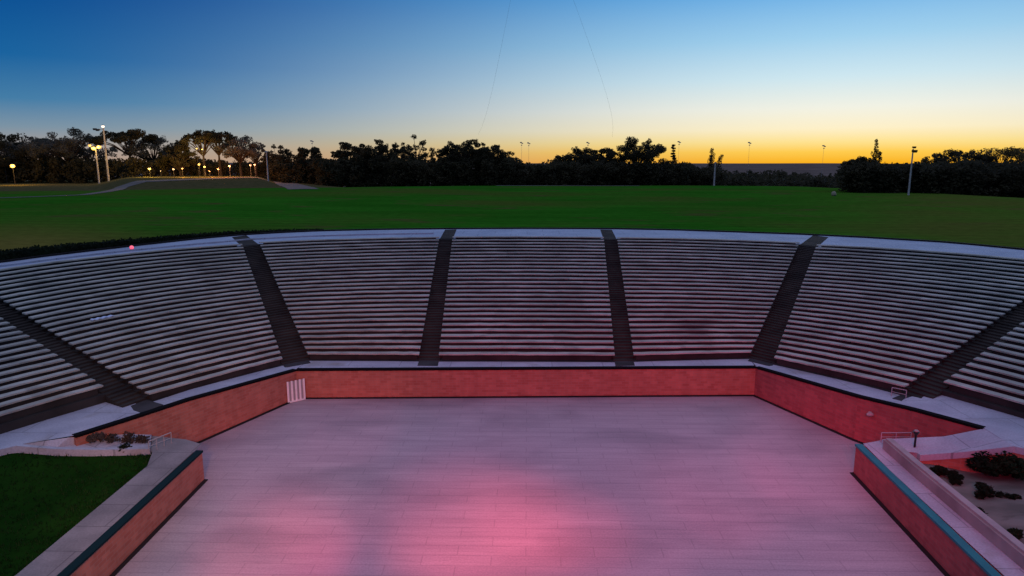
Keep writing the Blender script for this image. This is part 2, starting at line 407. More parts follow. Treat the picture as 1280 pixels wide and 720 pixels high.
# ------------------------------------------------------------------ terrain
EDGE = [(-900, 240), (-60, 240), (120, 238.5), (380, 234.5), (640, 232), (1000, 233), (1100, 237), (1200, 243), (1330, 250), (2200, 262)]
EL = [(math.atan2(un(x, y, 7.4).x, un(x, y, 7.4).y), un(x, y, 7.4).length) for x, y in EDGE]
for k, (x, y) in enumerate(EDGE):
    p = un(x, y, 7.4); EL[k] = (math.atan2(p.x, p.y), math.hypot(p.x, p.y))
def edge_dist(az):
    if az <= EL[0][0]: return EL[0][1]
    for (a, d), (b, e) in zip(EL, EL[1:]):
        if az <= b: return d + (e - d) * (az - a) / (b - a)
    return EL[-1][1]
AZB0, AZB1 = math.atan2(un(112, 240, 7).x, un(112, 240, 7).y), math.atan2(un(352, 236, 7).x, un(352, 236, 7).y)
AZF = math.atan2(un(420, 236, 7).x, un(420, 236, 7).y)
def terrain(x, y):
    az = math.atan2(x, y); d = math.hypot(x, y); D = edge_dist(az)
    z = 6.72 + .68 * sstep(62, 150, d)
    if d > D:
        fall = sstep(AZF - .05, AZF + .05, az)
        z -= fall * (min((d - D) * .055, 24)); z -= (1 - fall) * min(max(0, d - D - 90) * .02, 12)
        bm = sstep(AZB0, AZB0 + .05, az) * (1 - sstep(AZB1 - .035, AZB1, az))
        z += 2.0 * bm * sstep(D + 2, D + 26, d) * (1 - .5 * sstep(D + 60, D + 120, d))
    z += .10 * mnoise.noise((x * .03, y * .03, 1))
    if d > 2500: z += 14 * sstep(2500, 8000, d) * (1 + .6 * mnoise.noise((az * 9, 0, 3)))
    return z
def grid(rs, lo, hi, name, m):
    v = []; f = []; nr = len(rs)
    ks = range(lo, hi + 1)
    for k in ks:
        for j, e in enumerate(rs):
            p = pol(RO[k] + .30 + e, THS[k], 0); z = terrain(p.x, p.y)
            if j == 0: z = ZR - .02
            v.append((p.x, p.y, z))
    for a in range(len(ks) - 1):
        for j in range(nr - 1):
            f.append((a * nr + j, a * nr + j + 1, (a + 1) * nr + j + 1, (a + 1) * nr + j))
    mb = MB(); mb.v = v; mb.f = f
    return tag(mb.build(name, m, smooth=True), kind='structure')
# far ground is one sheet, with a material that turns from lawn to fields with distance
def ground_mat():
    m, nt, b = new_mat('lawn and far fields'); L = nt.links
    at = nd(nt, 'ShaderNodeVertexColor'); at.layer_name = 'zone'
    geo = nd(nt, 'ShaderNodeNewGeometry')
    def ns(sc, lo, hi, det=6):
        mp = nd(nt, 'ShaderNodeMapping'); mp.inputs['Scale'].default_value = sc; L.new(geo.outputs['Position'], mp.inputs['Vector'])
        n = nd(nt, 'ShaderNodeTexNoise'); n.inputs['Scale'].default_value = 1; n.inputs['Detail'].default_value = det; L.new(mp.outputs[0], n.inputs['Vector'])
        r = nd(nt, 'ShaderNodeMapRange'); r.inputs['From Min'].default_value = lo; r.inputs['From Max'].default_value = hi
        L.new(n.outputs['Fac'], r.inputs['Value']); return r.outputs[0], n.outputs['Fac']
    def mix(f, a, b_):
        x = nd(nt, 'ShaderNodeMix', data_type='RGBA')
        for s, q in (('A', a), ('B', b_)):
            if isinstance(q, tuple): x.inputs[s].default_value = (*q, 1)
            else: L.new(q, x.inputs[s])
        if isinstance(f, float): x.inputs['Factor'].default_value = f
        else: L.new(f, x.inputs['Factor'])
        return x.outputs['Result']
    f1, h1 = ns((.05, .16, .1), .35, .65); f2, _ = ns((.03, .045, .05), .46, .68); f3, _ = ns((.9, 1.6, 1), .3, .7, 8)
    lawn = mix(f1, (.022, .150, .009), (.034, .195, .013)); lawn = mix(f2, lawn, (.075, .125, .018))
    f4, _ = ns((.10, .42, .1), .44, .56, 2); lawn = mix(f4, lawn, (.030, .110, .008)) if False else lawn
    wv = nd(nt, 'ShaderNodeTexWave'); wv.inputs['Scale'].default_value = .11; wv.inputs['Distortion'].default_value = 1.2; wv.inputs['Detail'].default_value = 2; wv.bands_direction = 'Y'
    L.new(geo.outputs['Position'], wv.inputs['Vector'])
    rr = nd(nt, 'ShaderNodeMapRange'); rr.inputs['To Min'].default_value = .0; rr.inputs['To Max'].default_value = .35; L.new(wv.outputs['Fac'], rr.inputs['Value'])
    lawn = mix(rr.outputs[0], lawn, (.030, .080, .010))
    f5, _ = ns((.11, .2, .2), .60, .72, 8); lawn = mix(f5, lawn, (.085, .095, .025))
    sp = nd(nt, 'ShaderNodeSeparateColor'); L.new(at.outputs['Color'], sp.inputs[0])
    lawn = mix(sp.outputs['Blue'], lawn, (.19, .15, .035))
    x = nd(nt, 'ShaderNodeMix', data_type='RGBA', blend_type='MULTIPLY'); x.inputs['Factor'].default_value = .3
    L.new(lawn, x.inputs['A']); L.new(f3, x.inputs['B']); lawn = x.outputs['Result']
    g1, _ = ns((.006, .02, .01), .4, .6); 
    field = mix(g1, (.10, .075, .06), (.19, .15, .13))
    rough_ = mix(f3, (.05, .055, .02), (.10, .085, .04))
    c = mix(sp.outputs['Red'], lawn, rough_); c = mix(sp.outputs['Green'], c, field)
    L.new(c, b.inputs['Base Color']); b.inputs['Roughness'].default_value = .95; b.inputs['Specular IOR Level'].default_value = 0
    bp = nd(nt, 'ShaderNodeBump'); bp.inputs['Strength'].default_value = .6; bp.inputs['Distance'].default_value = .05
    L.new(f3, bp.inputs['Height']); L.new(bp.outputs[0], b.inputs['Normal'])
    return m
M['ground'] = ground_mat()
rs = [0, .8]; 
while rs[-1] < 12000: rs.append(rs[-1] * 1.0 + (1.6 if rs[-1] < 20 else 3.2 if rs[-1] < 230 else rs[-1] * .08))
g = grid(rs, 0, NT, 'lawn', M['ground'])
ca = g.data.color_attributes.new('zone', 'FLOAT_COLOR', 'POINT')
for v in g.data.vertices:
    d = math.hypot(v.co.x, v.co.y); D = edge_dist(math.atan2(v.co.x, v.co.y)); az = math.atan2(v.co.x, v.co.y)
    w = (1 - sstep(.0, 16, (v.co - CEN).xy.length - RO[0] + 6)) * 0
    dry = sstep(-.50, -.72, az) if False else max(0, min(1, (-az - .50) / .14)) * (1 - sstep(58, 105, d)) * .95
    dry = max(dry, .28 * sstep(.25, .6, az))
    ca.data[v.index].color = (sstep(D - 1.5, D + 3, d), sstep(420, 900, d), dry, 1)

# pale paths beyond the lawn
def strip_on_terrain(pts, w, name, m, dz=.06):
    mb = MB(); P = resample([V(*p, 0) for p in pts], 60); prev = None
    for i, p in enumerate(P):
        d = (P[min(59, i + 1)] - P[max(0, i - 1)]).normalized(); n = V(-d.y, d.x, 0)
        ww = w[0] + (w[1] - w[0]) * i / 59
        a, b = p + n * ww / 2, p - n * ww / 2
        a.z = terrain(a.x, a.y) + dz; b.z = terrain(b.x, b.y) + dz; c = p.copy(); c.z = terrain(p.x, p.y) + dz + .05
        if prev: mb.face(prev[0], prev[2], c, a); mb.face(prev[2], prev[1], b, c)
        prev = (a, b, c)
    return tag(mb.build(name, m), kind='structure')
def gxy(px, d):                      # azimuth of a photo column at a ground distance
    q = ray(px, 203); n = math.hypot(q.x, q.y); return (q.x / n * d, q.y / n * d)
strip_on_terrain([gxy(-60, 148), gxy(30, 150), gxy(100, 154), gxy(128, 168), gxy(150, 186), gxy(175, 194), gxy(330, 205)], (1.6, 3.5), 'path', M['path'])
strip_on_terrain([gxy(378, 166), gxy(372, 180), gxy(360, 200), gxy(352, 225)], (7, 6), 'path', M['path'])
strip_on_terrain([gxy(620, 184.0), gxy(700, 184.2), gxy(800, 184.6)], (2.0, 1.2), 'path', M['path'])

# ------------------------------------------------------------------ stage floor and pit
FL = V(-13.3, 37.6, 0); FR = V(13.4, 38.7, 0)
WL = [V(-13.3, 37.6, 1.75), V(-16.2, 30.9, 2.33), V(-17.3, 28.5, 2.40), V(-18.55, 26.1, 2.45)]
WR = [V(13.4, 38.7, 1.75), V(16.2, 32.2, 2.28), V(17.6, 30.0, 2.45), V(19.2, 27.6, 2.52)]
mb = MB()
nx, ny = 24, 24
mb.face(V(-22, -25, 0), V(22, -25, 0), V(22, 24, 0), V(19.5, 27, 0), V(13.6, 39, 0), V(-13.5, 37.9, 0), V(-18.8, 26, 0), V(-22, 24, 0))
tag(mb.build('stage_floor', M['floor']), kind='structure')

def wall(name, a, b, th, out, label, cop, z0=-.05, pieces=None, dark_strip=True, copw=.30, coph=.10, bm='brick'):
    """brick wall along a polyline of top points; out = +1/-1 side on which the thickness lies"""
    root = empty(name, (a.x, a.y, 0), label, 'wall')
    pts = pieces or [a, b]
    mb = MB(); rings = []; cr = []; sk = []
    for i, p in enumerate(pts):
        d = (pts[min(len(pts) - 1, i + 1)] - pts[max(0, i - 1)]); d.z = 0; d.normalize(); n = V(-d.y, d.x, 0) * out
        q = p + n * th
        rings.append([V(p.x, p.y, z0), V(p.x, p.y, p.z - coph), V(q.x, q.y, p.z - coph), V(q.x, q.y, z0)])
        e = p - n * .05; g = p + n * (copw - .05)
        cr.append([V(e.x, e.y, p.z - coph + .003), V(e.x, e.y, p.z + .01), V(g.x, g.y, p.z + .01), V(g.x, g.y, p.z - coph + .003)])
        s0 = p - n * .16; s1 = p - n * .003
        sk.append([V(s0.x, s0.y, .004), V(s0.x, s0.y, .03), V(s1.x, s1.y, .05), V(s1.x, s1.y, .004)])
    mb.sweep(None, rings); body = mb.build('brickwork', M[bm], root); set_uv_wall(body)
    c = MB(); c.sweep(None, cr); c.build('coping', cop, root)
    if dark_strip: k = MB(); k.sweep(None, sk); k.build('base_strip', M['dark_strip'], root)  # dark strip lying on the floor along the foot of the wall
    return root
TOPB = [V(-13.3, 37.6, 1.75), V(13.4, 38.7, 1.75)]
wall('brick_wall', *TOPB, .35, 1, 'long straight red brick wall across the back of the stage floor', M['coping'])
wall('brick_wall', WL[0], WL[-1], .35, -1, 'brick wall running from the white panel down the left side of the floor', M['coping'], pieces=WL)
wall('brick_wall', WR[0], WR[-1], .35, 1, 'shaded red brick wall slanting along the right side of the floor', M['coping'], pieces=WR, bm='brick_shaded')
# wing walls near the camera
WGL = [V(-13.9, 27.2, 1.36), V(-13.75, 18.2, 1.36), V(-13.6, 2, 1.36)]
WGR = [V(14.45, 28.5, 1.36), V(13.95, 18.8, 1.36), V(13.1, 2, 1.36)]
wall('brick_wall', WGL[0], WGL[-1], .4, -1, 'low brick wall in the left foreground with paving behind its coping', M['teal_shaded'], pieces=WGL, copw=.30, coph=.08)
wall('brick_wall', WGR[0], WGR[-1], .4, 1, 'low brick wall in the right foreground with bright teal coping', M['teal'], pieces=WGR, bm='brick_shaded', copw=.30, coph=.08)

# walkways (front cross aisle and corner platforms)
def strip(pa, pb, mb):
    for k in range(len(pa) - 1): mb.face(pa[k], pa[k + 1], pb[k + 1], pb[k])
mb = MB()
def rowfront(s, i, t, dz=-SEAT):
    q = sec(s, i, t); q.z += dz; return q
def off(p, v, z=0): return V(p.x + v[0], p.y + v[1], p.z + z)
# centre strip
back = [off(rowfront('l1', -.5, 0), (0, 0)), rowfront('l1', -.5, 1), rowfront('c', -.5, 0), rowfront('c', -.5, 1), rowfront('r1', -.5, 0), rowfront('r1', -.5, 1)]
front = [lerp(TOPB[0], TOPB[1], t) + V(0, .15, -.02) for t in (0, .26, .30, .70, .745, 1)]
for p in back: p.z = 1.735
for p in front: p.z = 1.735
strip(front, back, mb)
# left strip
bl = [V(*back[0])] + [rowfront('l2', -.5, t) for t in (1, .75, .5, .25, 0)]
fl = [WL[0], WL[0]] + [lerp(WL[0], WL[1], t) for t in (.30, .6, .9)] + [lerp(WL[1], WL[2], .45)]
fl = [off(p, (-.05, .05), -.015) for p in fl]
bl[0].z = 1.735
for p, q in zip(bl[1:], fl[1:]): p.z = q.z
strip(list(reversed(fl)), list(reversed(bl)), mb)
br = [V(*back[-1])] + [rowfront('r2', -.5, t) for t in (0, .25, .5, .75, 1)]
fr = [WR[0], WR[0]] + [lerp(WR[0], WR[1], t) for t in (.30, .6, .9)] + [lerp(WR[1], WR[2], .45)]
fr = [off(p, (.05, .05), -.015) for p in fr]
br[0].z = 1.735
for p, q in zip(br[1:], fr[1:]): p.z = q.z
strip(fr, br, mb)
# corner platforms
def plat(fpts, bpts): strip(fpts, bpts, mb)
pl_b = [bl[-1], rowfront('o1', 2.45, 1), rowfront('o1', 2.45, .75), rowfront('o1', 2.45, .45), rowfront('o1', 2.45, 0)]
pl_f = [fl[-1], off(WL[2], (-.05, .05), -.015), off(WL[3], (-.05, .05), -.015), un(22, 556, 2.42), V(-24.6, 21.0, 2.42)]
for p, z in zip(pl_b[1:], (2.42, 2.44, 2.44, 2.44)): p.z = z
strip(list(reversed(pl_f)), list(reversed(pl_b)), mb)
pr_b = [br[-1], rowfront('o2', 1.45, 0), rowfront('o2', 1.45, .25), rowfront('o2', 1.45, .55), rowfront('o2', 1.45, 1)]
pr_f = [fr[-1], off(WR[2], (.05, .05), -.015), off(WR[3], (.05, .05), -.015), un(1262, 555, 2.47), V(25.0, 20.5, 2.50)]
for p, z in zip(pr_b[1:], (2.46, 2.48, 2.50, 2.50)): p.z = z
strip(pr_f, pr_b, mb)
tag(mb.build('walkway', M['walk']), kind='structure')

# left ramp from the corner platform down to the wing paving
def slab(top, z0, name, m):
    mb = MB(); mb.hexa([V(p.x, p.y, z0) for p in top], top); return tag(mb.build(name, m), kind='structure')
mb = MB()
ra = [V(-18.75, 26.0, 2.41), V(-18.3, 26.7, 2.15), V(-17.55, 27.9, 1.78), V(-16.9, 28.7, 1.42)]          # along the wall
rb = [un(22, 556, 2.40), un(70, 560, 2.12), un(125, 561, 1.75), un(188, 560, 1.42)]            # near kerb side
strip(rb, ra, mb)
tag(mb.build('ramp', M['walk']), kind='structure')
mb = MB(); rk = []
for p in [V(-24.6, 21.0, 2.40)] + rb:
    rk.append([V(p.x, p.y - .02, p.z - 1.2), V(p.x + .12, p.y - .24, p.z - 1.2), V(p.x + .12, p.y - .24, p.z + .06), V(p.x, p.y - .02, p.z + .06)])
mb.sweep(None, rk)
tag(mb.build('retaining_kerb', M['walk']), 'pale curved kerb edging the ramp above the dark left lawn', 'kerb')
# wing paving left
wl_out = [un(190, 566, 1.36), un(184, 582, 1.36), un(114, 640, 1.36), un(20, 718, 1.36), V(-17.4, 2, 1.36)]
wl_in = [V(-14.25, 27.9, 1.36), V(-14.2, 26.9, 1.36), V(-14.1, 22.3, 1.36), V(-14.02, 18, 1.36), V(-13.9, 2, 1.36)]
for p in wl_in + wl_out: p.z = 1.345
mb = MB(); strip(wl_out, wl_in, mb)
mb.face(V(-16.9, 28.75, 1.345), V(rb[3].x, rb[3].y, 1.345), wl_out[0], wl_in[0], V(-15.2, 28.4, 1.345))
for a, b in zip(wl_out, wl_out[1:]): mb.face(a, b, V(b.x, b.y, .4), V(a.x, a.y, .4))
tag(mb.build('pavement', M['wing']), kind='structure')
# right wing paving, parapet, sand bank
wr_in = [V(14.8, 28.6, 1.345), V(14.6, 26, 1.345), V(14.3, 18.8, 1.345), V(13.45, 2, 1.345)]
par = [un(1103, 561, 1.345), un(1140, 594, 1.345), un(1203, 648, 1.345), un(1279, 712, 1.345)]
par.append(par[-1] + (par[-1] - par[-2]).normalized() * 14)
mb = MB(); prs = [par[0], lerp(par[0], par[1], .5), par[3], par[4]]
strip(wr_in, prs, mb); mb.face(V(14.8, 28.6, 1.345), prs[0], un(1110, 561, 1.345), un(1103, 550, 1.345))
tag(mb.build('pavement', M['walk']), kind='structure')
root = empty('parapet', (par[0].x, par[0].y, 1.345), 'low worn concrete parapet between the right paving and the sandy bank', 'parapet')
b1, b2 = [], []
for i, p in enumerate(par):
    d = (par[min(4, i + 1)] - par[max(0, i - 1)]).normalized(); n = V(-d.y, d.x, 0); n = n if n.x > 0 else -n
    zt = 1.345 + .42; q = p + n * .3
    b1.append([V(p.x, p.y, 1.0), V(p.x, p.y, zt), V(q.x, q.y, zt), V(q.x, q.y, 1.0)])
    e, g_ = p + n * .10, p + n * .36
    b2.append([V(e.x, e.y, zt + .003), V(e.x, e.y, zt + .07), V(g_.x, g_.y, zt + .07), V(g_.x, g_.y, zt + .003)])
x = MB(); x.sweep(None, b1); x.build('parapet_body', M['parapet'], root)
x = MB(); x.sweep(None, b2); x.build('capping', M['cap'], root)
# right ramp with its red brick retaining wall
rA = [V(19.3, 27.6, 2.50), un(1180, 545.5, 2.10), un(1103, 549, 1.48)]
rB = [un(1262, 555, 2.47), un(1200, 562, 2.02), un(1146, 566, 1.56)]
mb = MB(); strip(rA, rB, mb); mb.face(rA[2], rB[2], un(1110, 562, 1.36), un(1100, 551, 1.36))
mb.sweep(None, [[V(a.x, a.y, .1), V(b.x, b.y + .01, .1), V(b.x, b.y + .01, b.z - .01), V(a.x, a.y, a.z - .01)] for a, b in zip(rA, rB)])
tag(mb.build('ramp', M['walk']), kind='structure')
root = empty('brick_wall', (rB[2].x, rB[2].y, 0), 'short bright red brick face under the pale ramp above the right shrubs', 'wall')
mb = MB(); mb.sweep(None, [[V(p.x, p.y - .22, .5), V(p.x, p.y - .22, p.z - .25), V(p.x, p.y - .01, p.z - .25), V(p.x, p.y - .01, .5)] for p in [V(25.0, 20.5, 2.47)] + rB])
o = mb.build('brickwork', M['brick'], root); set_uv_wall(o)
mb = MB(); mb.sweep(None, [[V(p.x, p.y - .27, p.z - .247), V(p.x, p.y - .27, p.z + .02), V(p.x, p.y - .005, p.z + .02), V(p.x, p.y - .005, p.z - .247)] for p in [V(25.0, 20.5, 2.47)] + rB])
mb.build('coping', M['walk'], root)

# sand bank on the right
mb = MB(); nx, ny = 40, 40; vs = []
for a in range(nx + 1):
    for b in range(ny + 1):
        y = 2 + (27.9 - 2) * b / ny
        # left boundary follows the parapet
        xl = None
        for p, q in zip(par, par[1:]):
            if min(p.y, q.y) - 1e-6 <= y <= max(p.y, q.y) + 1e-6: xl = lerp(p, q, (y - p.y) / (q.y - p.y)).x + .28
        if xl is None: xl = (par[0].x + .3) if y > par[0].y else par[-1].x + .28
        xr = 60; t = (a / nx) ** 1.8
        x_ = xl + (xr - xl) * t
        z = 1.38 + .25 * mnoise.noise((x_ * .35, y * .35, 5)) * min(1, (x_ - xl) / 1.2) + .012 * (x_ - xl) - .25 * sstep(23, 28, y)
        vs.append((x_, y, z))
mb.v = vs
for a in range(nx):
    for b in range(ny):
        k = a * (ny + 1) + b; mb.f.append((k, k + ny + 1, k + ny + 2, k + 1))
tag(mb.build('sandy_ground', M['sand'], smooth=True), kind='structure')
# left lower lawn: rises to the foot of the ramp kerb
mb = MB(); nx, ny = 50, 40; vs = []
kb = [V(-60, 10, 2.2), V(-24.6, 21.0, 2.24)] + [V(p.x, p.y, p.z - .17) for p in rb] + [V(-10, rb[3].y, 1.2)]
def kerb_at(x):
    for p, q in zip(kb, kb[1:]):
        if p.x <= x <= q.x: return lerp(p, q, (x - p.x) / (q.x - p.x))
    return kb[-1]
def wing_x(y):
    for p, q in zip(wl_out, wl_out[1:]):
        if min(p.y, q.y) <= y <= max(p.y, q.y): return lerp(p, q, (y - p.y) / (q.y - p.y + 1e-9)).x
    return wl_out[0].x if y > 20 else wl_out[-1].x
for a in range(nx + 1):
    for b in range(ny + 1):
        v = b / ny; xr = wing_x(27.4 * v)
        x_ = xr - .02 + (-60 - xr) * (a / nx) ** 1.7; k = kerb_at(x_); y = k.y * v - .05; xr2 = wing_x(y)
        if a == 0: x_ = xr2 - .02
        z = lerp(1.15 + .10 * mnoise.noise((x_ * .3, y * .3, 2)) + .5 * sstep(3, 14, xr2 - x_), k.z - .02, sstep(k.y - 7, k.y, y))
        vs.append((x_, y, z))
mb.v = vs
for a in range(nx):
    for b in range(ny):
        k = a * (ny + 1) + b; mb.f.append((k, k + 1, k + ny + 2, k + ny + 1))
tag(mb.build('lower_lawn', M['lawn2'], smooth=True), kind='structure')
gb = MB(); rg = random.Random(12)
for q in range(16000):
    y = 27.3 * (1 - rg.random() ** 1.0); xr = wing_x(y); x_ = xr - .02 - 22 * rg.random() ** 1.6; k = kerb_at(x_)
    if y > k.y - .06: continue
    z = lerp(1.15 + .10 * mnoise.noise((x_ * .3, y * .3, 2)) + .5 * sstep(3, 14, xr - x_), k.z - .02, sstep(k.y - 7, k.y, y))
    for j in range(3):
        an = rg.uniform(0, 6.28); h = rg.uniform(.05, .15) * (1.6 if rg.random() < .05 else 1); w_ = .022
        dx, dy = math.cos(an), math.sin(an); o_ = V(x_ + rg.uniform(-.07, .07), y + rg.uniform(-.07, .07), z - .02)
        gb.face(o_ - V(dx * w_, dy * w_, 0), o_ + V(dx * w_, dy * w_, 0), o_ + V(-dy * h * .5, dx * h * .5, h))
M['blade'] = leaf_mat('grass blades', (.008, .034, .004), (.020, .060, .010))
tag(gb.build('grass', M['blade']), kind='stuff')
mb = MB(); mb.face(V(-400, -300, -.4), V(400, -300, -.4), V(400, 60, -.4), V(-400, 60, -.4))
tag(mb.build('ground', M['sand']), kind='structure')

# ------------------------------------------------------------------ small things in the bowl
# white slatted panel in the left corner of the pit
a, b = un(360.5, 503.5, 0), un(380.5, 499, 0); d = (b - a); L = d.length; rz = math.atan2(d.y, d.x)
root = empty('barrier_panel', lerp(a, b, .5), 'white ribbed panel standing upright across the left corner of the brick pit', 'panel')
mb = MB(); c = lerp(a, b, .5); mb.box((c.x, c.y, .64), (L * .98, .03, 1.16), rz); mb.build('sheet', M['pale'], root)
for k in range(5):
    mb = MB(); p = lerp(a, b, k / 4); n = V(d.y, -d.x, 0).normalized() * .045
    mb.box((p.x + n.x, p.y + n.y, .63), (.10, .05, 1.25), rz); mb.build('rib', M['white'], root)
mb = MB()
mb.box((c.x, c.y, .05), (L * .9, .30, .05), rz)
mb.build('foot', M['white'], root)

# red warning light on the rim
p = un(165, 313.5, ZR); root = empty('warning_light', p, 'small glowing red light on the left rim walkway', 'light')
mb = MB(); mb.tube([p, p + V(0, 0, .08), p + V(0, 0, .14)], [.16, .16, .1], 12); mb.build('base', M['dark'], root)
mb = MB(); mb.ball(p + V(0, 0, .26), .15, 14, 10); mb.build('lens', M['glow_red'], root, True)

# pale cloth on a bench of the wide left section
i = 15
for i in range(8, 24):
    best = min((abs((at := sec('l2', i, t / 40)).x - un(128, 398, at.z).x) + abs(at.y - un(128, 398, at.z).y), i, t / 40) for t in range(41))
    if i == 8 or best < B0: B0 = best
_, i, t = B0
mb = MB(); rings = []
for k in range(13):
    tt = t - .045 + .10 * k / 12; a_ = sec('l2', i - .27, tt); b_ = sec('l2', i + .20, tt); z = a_.z * .5 + b_.z * .5 + .02
    zz = edge(Er, i).z * (1 - tt) + edge(Cl, i).z * tt + .03 + .025 * math.sin(k * 1.9)
    rings.append([V(a_.x, a_.y, zz - .012), V(b_.x, b_.y, zz - .012), V(b_.x, b_.y, zz + .03), V(a_.x, a_.y, zz + .035)])
mb.sweep(None, rings)
tag(mb.build('cloth', M['cloth']), 'pale blue cloth lying along a bench in the wide left section', 'cloth')

def handrail(p0, p1, h, label, n=3):
    root = empty('handrail', p0, label, 'handrail')
    mb = MB(); mb.tube([p0 + V(0, 0, h * .98), p1 + V(0, 0, h)], .022, 6); mb.tube([p0 + V(0, 0, h * .52), p1 + V(0, 0, h * .52)], .015, 6); mb.build('rail', M['pale'], root)
    for k in range(n):
        q = lerp(p0, p1, k / (n - 1)); m = MB(); m.tube([q, q + V(0, 0, h)], .02, 6); m.build('post', M['pale'], root)
p = un(1122, 497, 2.32)
handrail(p + V(-.2, .2, 0), p + V(.25, -.25, 0), .45, 'short pale handrail at the foot of the right outer stairs', 2)
p0, p1 = un(186, 566, 1.35), un(214, 557, 1.35)
handrail(p0 + V(0, .05, 0), p1 + V(-.1, .25, 0), .5, 'pale low handrail at the end of the left foreground paving', 4)
handrail(un(1101, 552, 1.36), un(1138, 552, 1.36), .42, 'pale low handrail behind the parapet end at right', 3)

# bollard lamp
p = un(1143, 561, 1.56); root = empty('bollard', p, 'slim black bollard with a pale top on the right ramp', 'bollard')
mb = MB(); mb.tube([p, p + V(0, 0, .04), p + V(0, 0, .041), p + V(0, 0, .62)], [.11, .11, .045, .04], 10); mb.build('post', M['dark'], root)
mb = MB(); mb.tube([p + V(0, 0, .62), p + V(0, 0, .76)], [.05, .14], 12); mb.build('head', M['dark'], root)
mb = MB(); mb.ball(p + V(0, 0, .80), .1, 12, 8, (1, 1, .55)); mb.build('cap', M['cap'], root, True)
# small wall light by the right pit wall
q = lerp(WR[1], WR[2], .25); q = V(q.x - .05, q.y - .12, 1.62)
root = empty('wall_lamp', q, 'small pale unlit lamp on the shaded red right pit wall', 'lamp')
mb = MB(); mb.box(q, (.12, .12, .2), .5); mb.build('bracket', M['pole'], root)
mb = MB(); mb.ball(q + V(-.06, -.14, .02), .14, 10, 8, (1.3, .8, .7)); mb.build('shade', M['cap'], root, True)

# shrubs
def shrub(c, r, h, m, label, n=500, size=.09, group=None, cat='shrub', rnd=None, stems=True):
    rnd = rnd or random.Random(int(abs(c.x * 131 + c.y * 37)))
    root = empty('shrub', c, label, cat, group)
    if stems:
        mb = MB()
        for k in range(7):
            an = rnd.uniform(0, 6.28); e = c + V(math.cos(an) * r * .6, math.sin(an) * r * .6, h * rnd.uniform(.5, .9)); mb.tube([c - V(0, 0, .05), lerp(c, e, .5) + V(0, 0, h * .1), e], [.03, .02, .008], 5)
        mb.build('stem', M['bark'], root)
    mb = MB()
    for k in range(8):
        an = rnd.uniform(0, 6.28); rr = r * rnd.uniform(0, .75)
        cc = c + V(math.cos(an) * rr, math.sin(an) * rr, h * rnd.uniform(.3, .7)); mb.leaves(cc, min(r * .5, h * .5), n // 8, size, rnd, .4, .8)
    mb.build('foliage', m, root)
SH = [(1258, 592, 1.6, .85, 'large dark shrub at the right frame edge under the ramp'), (1232, 592, 1.0, .6, 'dark shrub in front of the red ramp wall'),
      (1172, 592, .5, .28, 'dark rounded shrub beside the parapet end under the red wall'), (1192, 596, .4, .18, 'low dark shrub between the parapet end and larger shrubs'),
      (1231, 618, .7, .3, 'flat dark bush alone in the middle of the sandy bank'), (1225, 646, .4, .22, 'small dark tuft beside the parapet capping'),
      (1263, 672, .35, .25, 'small dark tuft lowest on the sandy bank'), (1262, 624, .55, .16, 'low dark mat of weeds near the right frame edge'),
      (1298, 600, 1.9, 1.0, 'tall dark shrub partly outside the right frame edge'), (1190, 601, .45, .16, 'thin dark mat of weeds close to the parapet')]
for px, py, r, h, lab in SH:
    p = un(px, py, 1.35); shrub(p, r, h, M['hedge'], lab, n=int(700 * r + 250), size=.085)
SL = [(118, 551, 2.0, 'brownish weeds against the left brick wall end nearest the platform'), (140, 553, 1.75, 'dry weeds below the left wall in the middle of the ramp'),
      (160, 553, 1.55, 'dark dry weeds where the left ramp meets the paving'), (178, 555, 1.42, 'tangled weeds beside the low left handrail')]
for px, py, z, lab in SL:
    p = un(px, py, z); shrub(p, .42, .38, M['dry'], lab, n=260, size=.06)
shrub(un(155, 566, 1.4), .35, .4, M['hedge'], 'small dark shrub growing through the left ramp kerb', n=300, size=.07)
shrub(un(8, 545, 1.9), 1.3, .9, M['hedge'], 'dark shrub below the far left benches at the frame edge', n=900, size=.09)
shrub(un(30, 562, 1.6), .8, .35, M['hedge'], 'low dark shrub at the left end of the ramp kerb', n=500, size=.08)

# hedge along the left rim
mb = MB(); rnd = random.Random(3)
core = []
for k in range(NT + 1):
    t = THS[k]; p = pol(RO[k], t, ZR)
    az = math.atan2(p.x, p.y)
    h = .75 * max(0, min(1, (-az - .25) / .42)) ** .8
    if t < math.radians(-96) or h < .12: continue
    core.append([pol(RO[k] + .36, t, ZR - .1), pol(RO[k] + 1.1, t, ZR - .1), pol(RO[k] + 1.0, t, ZR + h * .9), pol(RO[k] + .45, t, ZR + h * .88)])
    for _ in range(int(60 + 90 * h)):
        r = RO[k] + rnd.uniform(.30, 1.15); tt = t + rnd.uniform(-.5, .5) * (TH1 - TH0) / NT
        mb.leaves(pol(r, tt, ZR + h * rnd.uniform(.05, 1.0)), .1, 1, .11, rnd)
root = empty('hedge', pol(RO[30], THS[30], ZR), 'low dark clipped hedge between the lawn and the left rim walkway', 'hedge')
mb.build('foliage', M['hedge'], root)
x = MB(); x.sweep(None, core); x.build('hedge_core', M['hedge'], root)

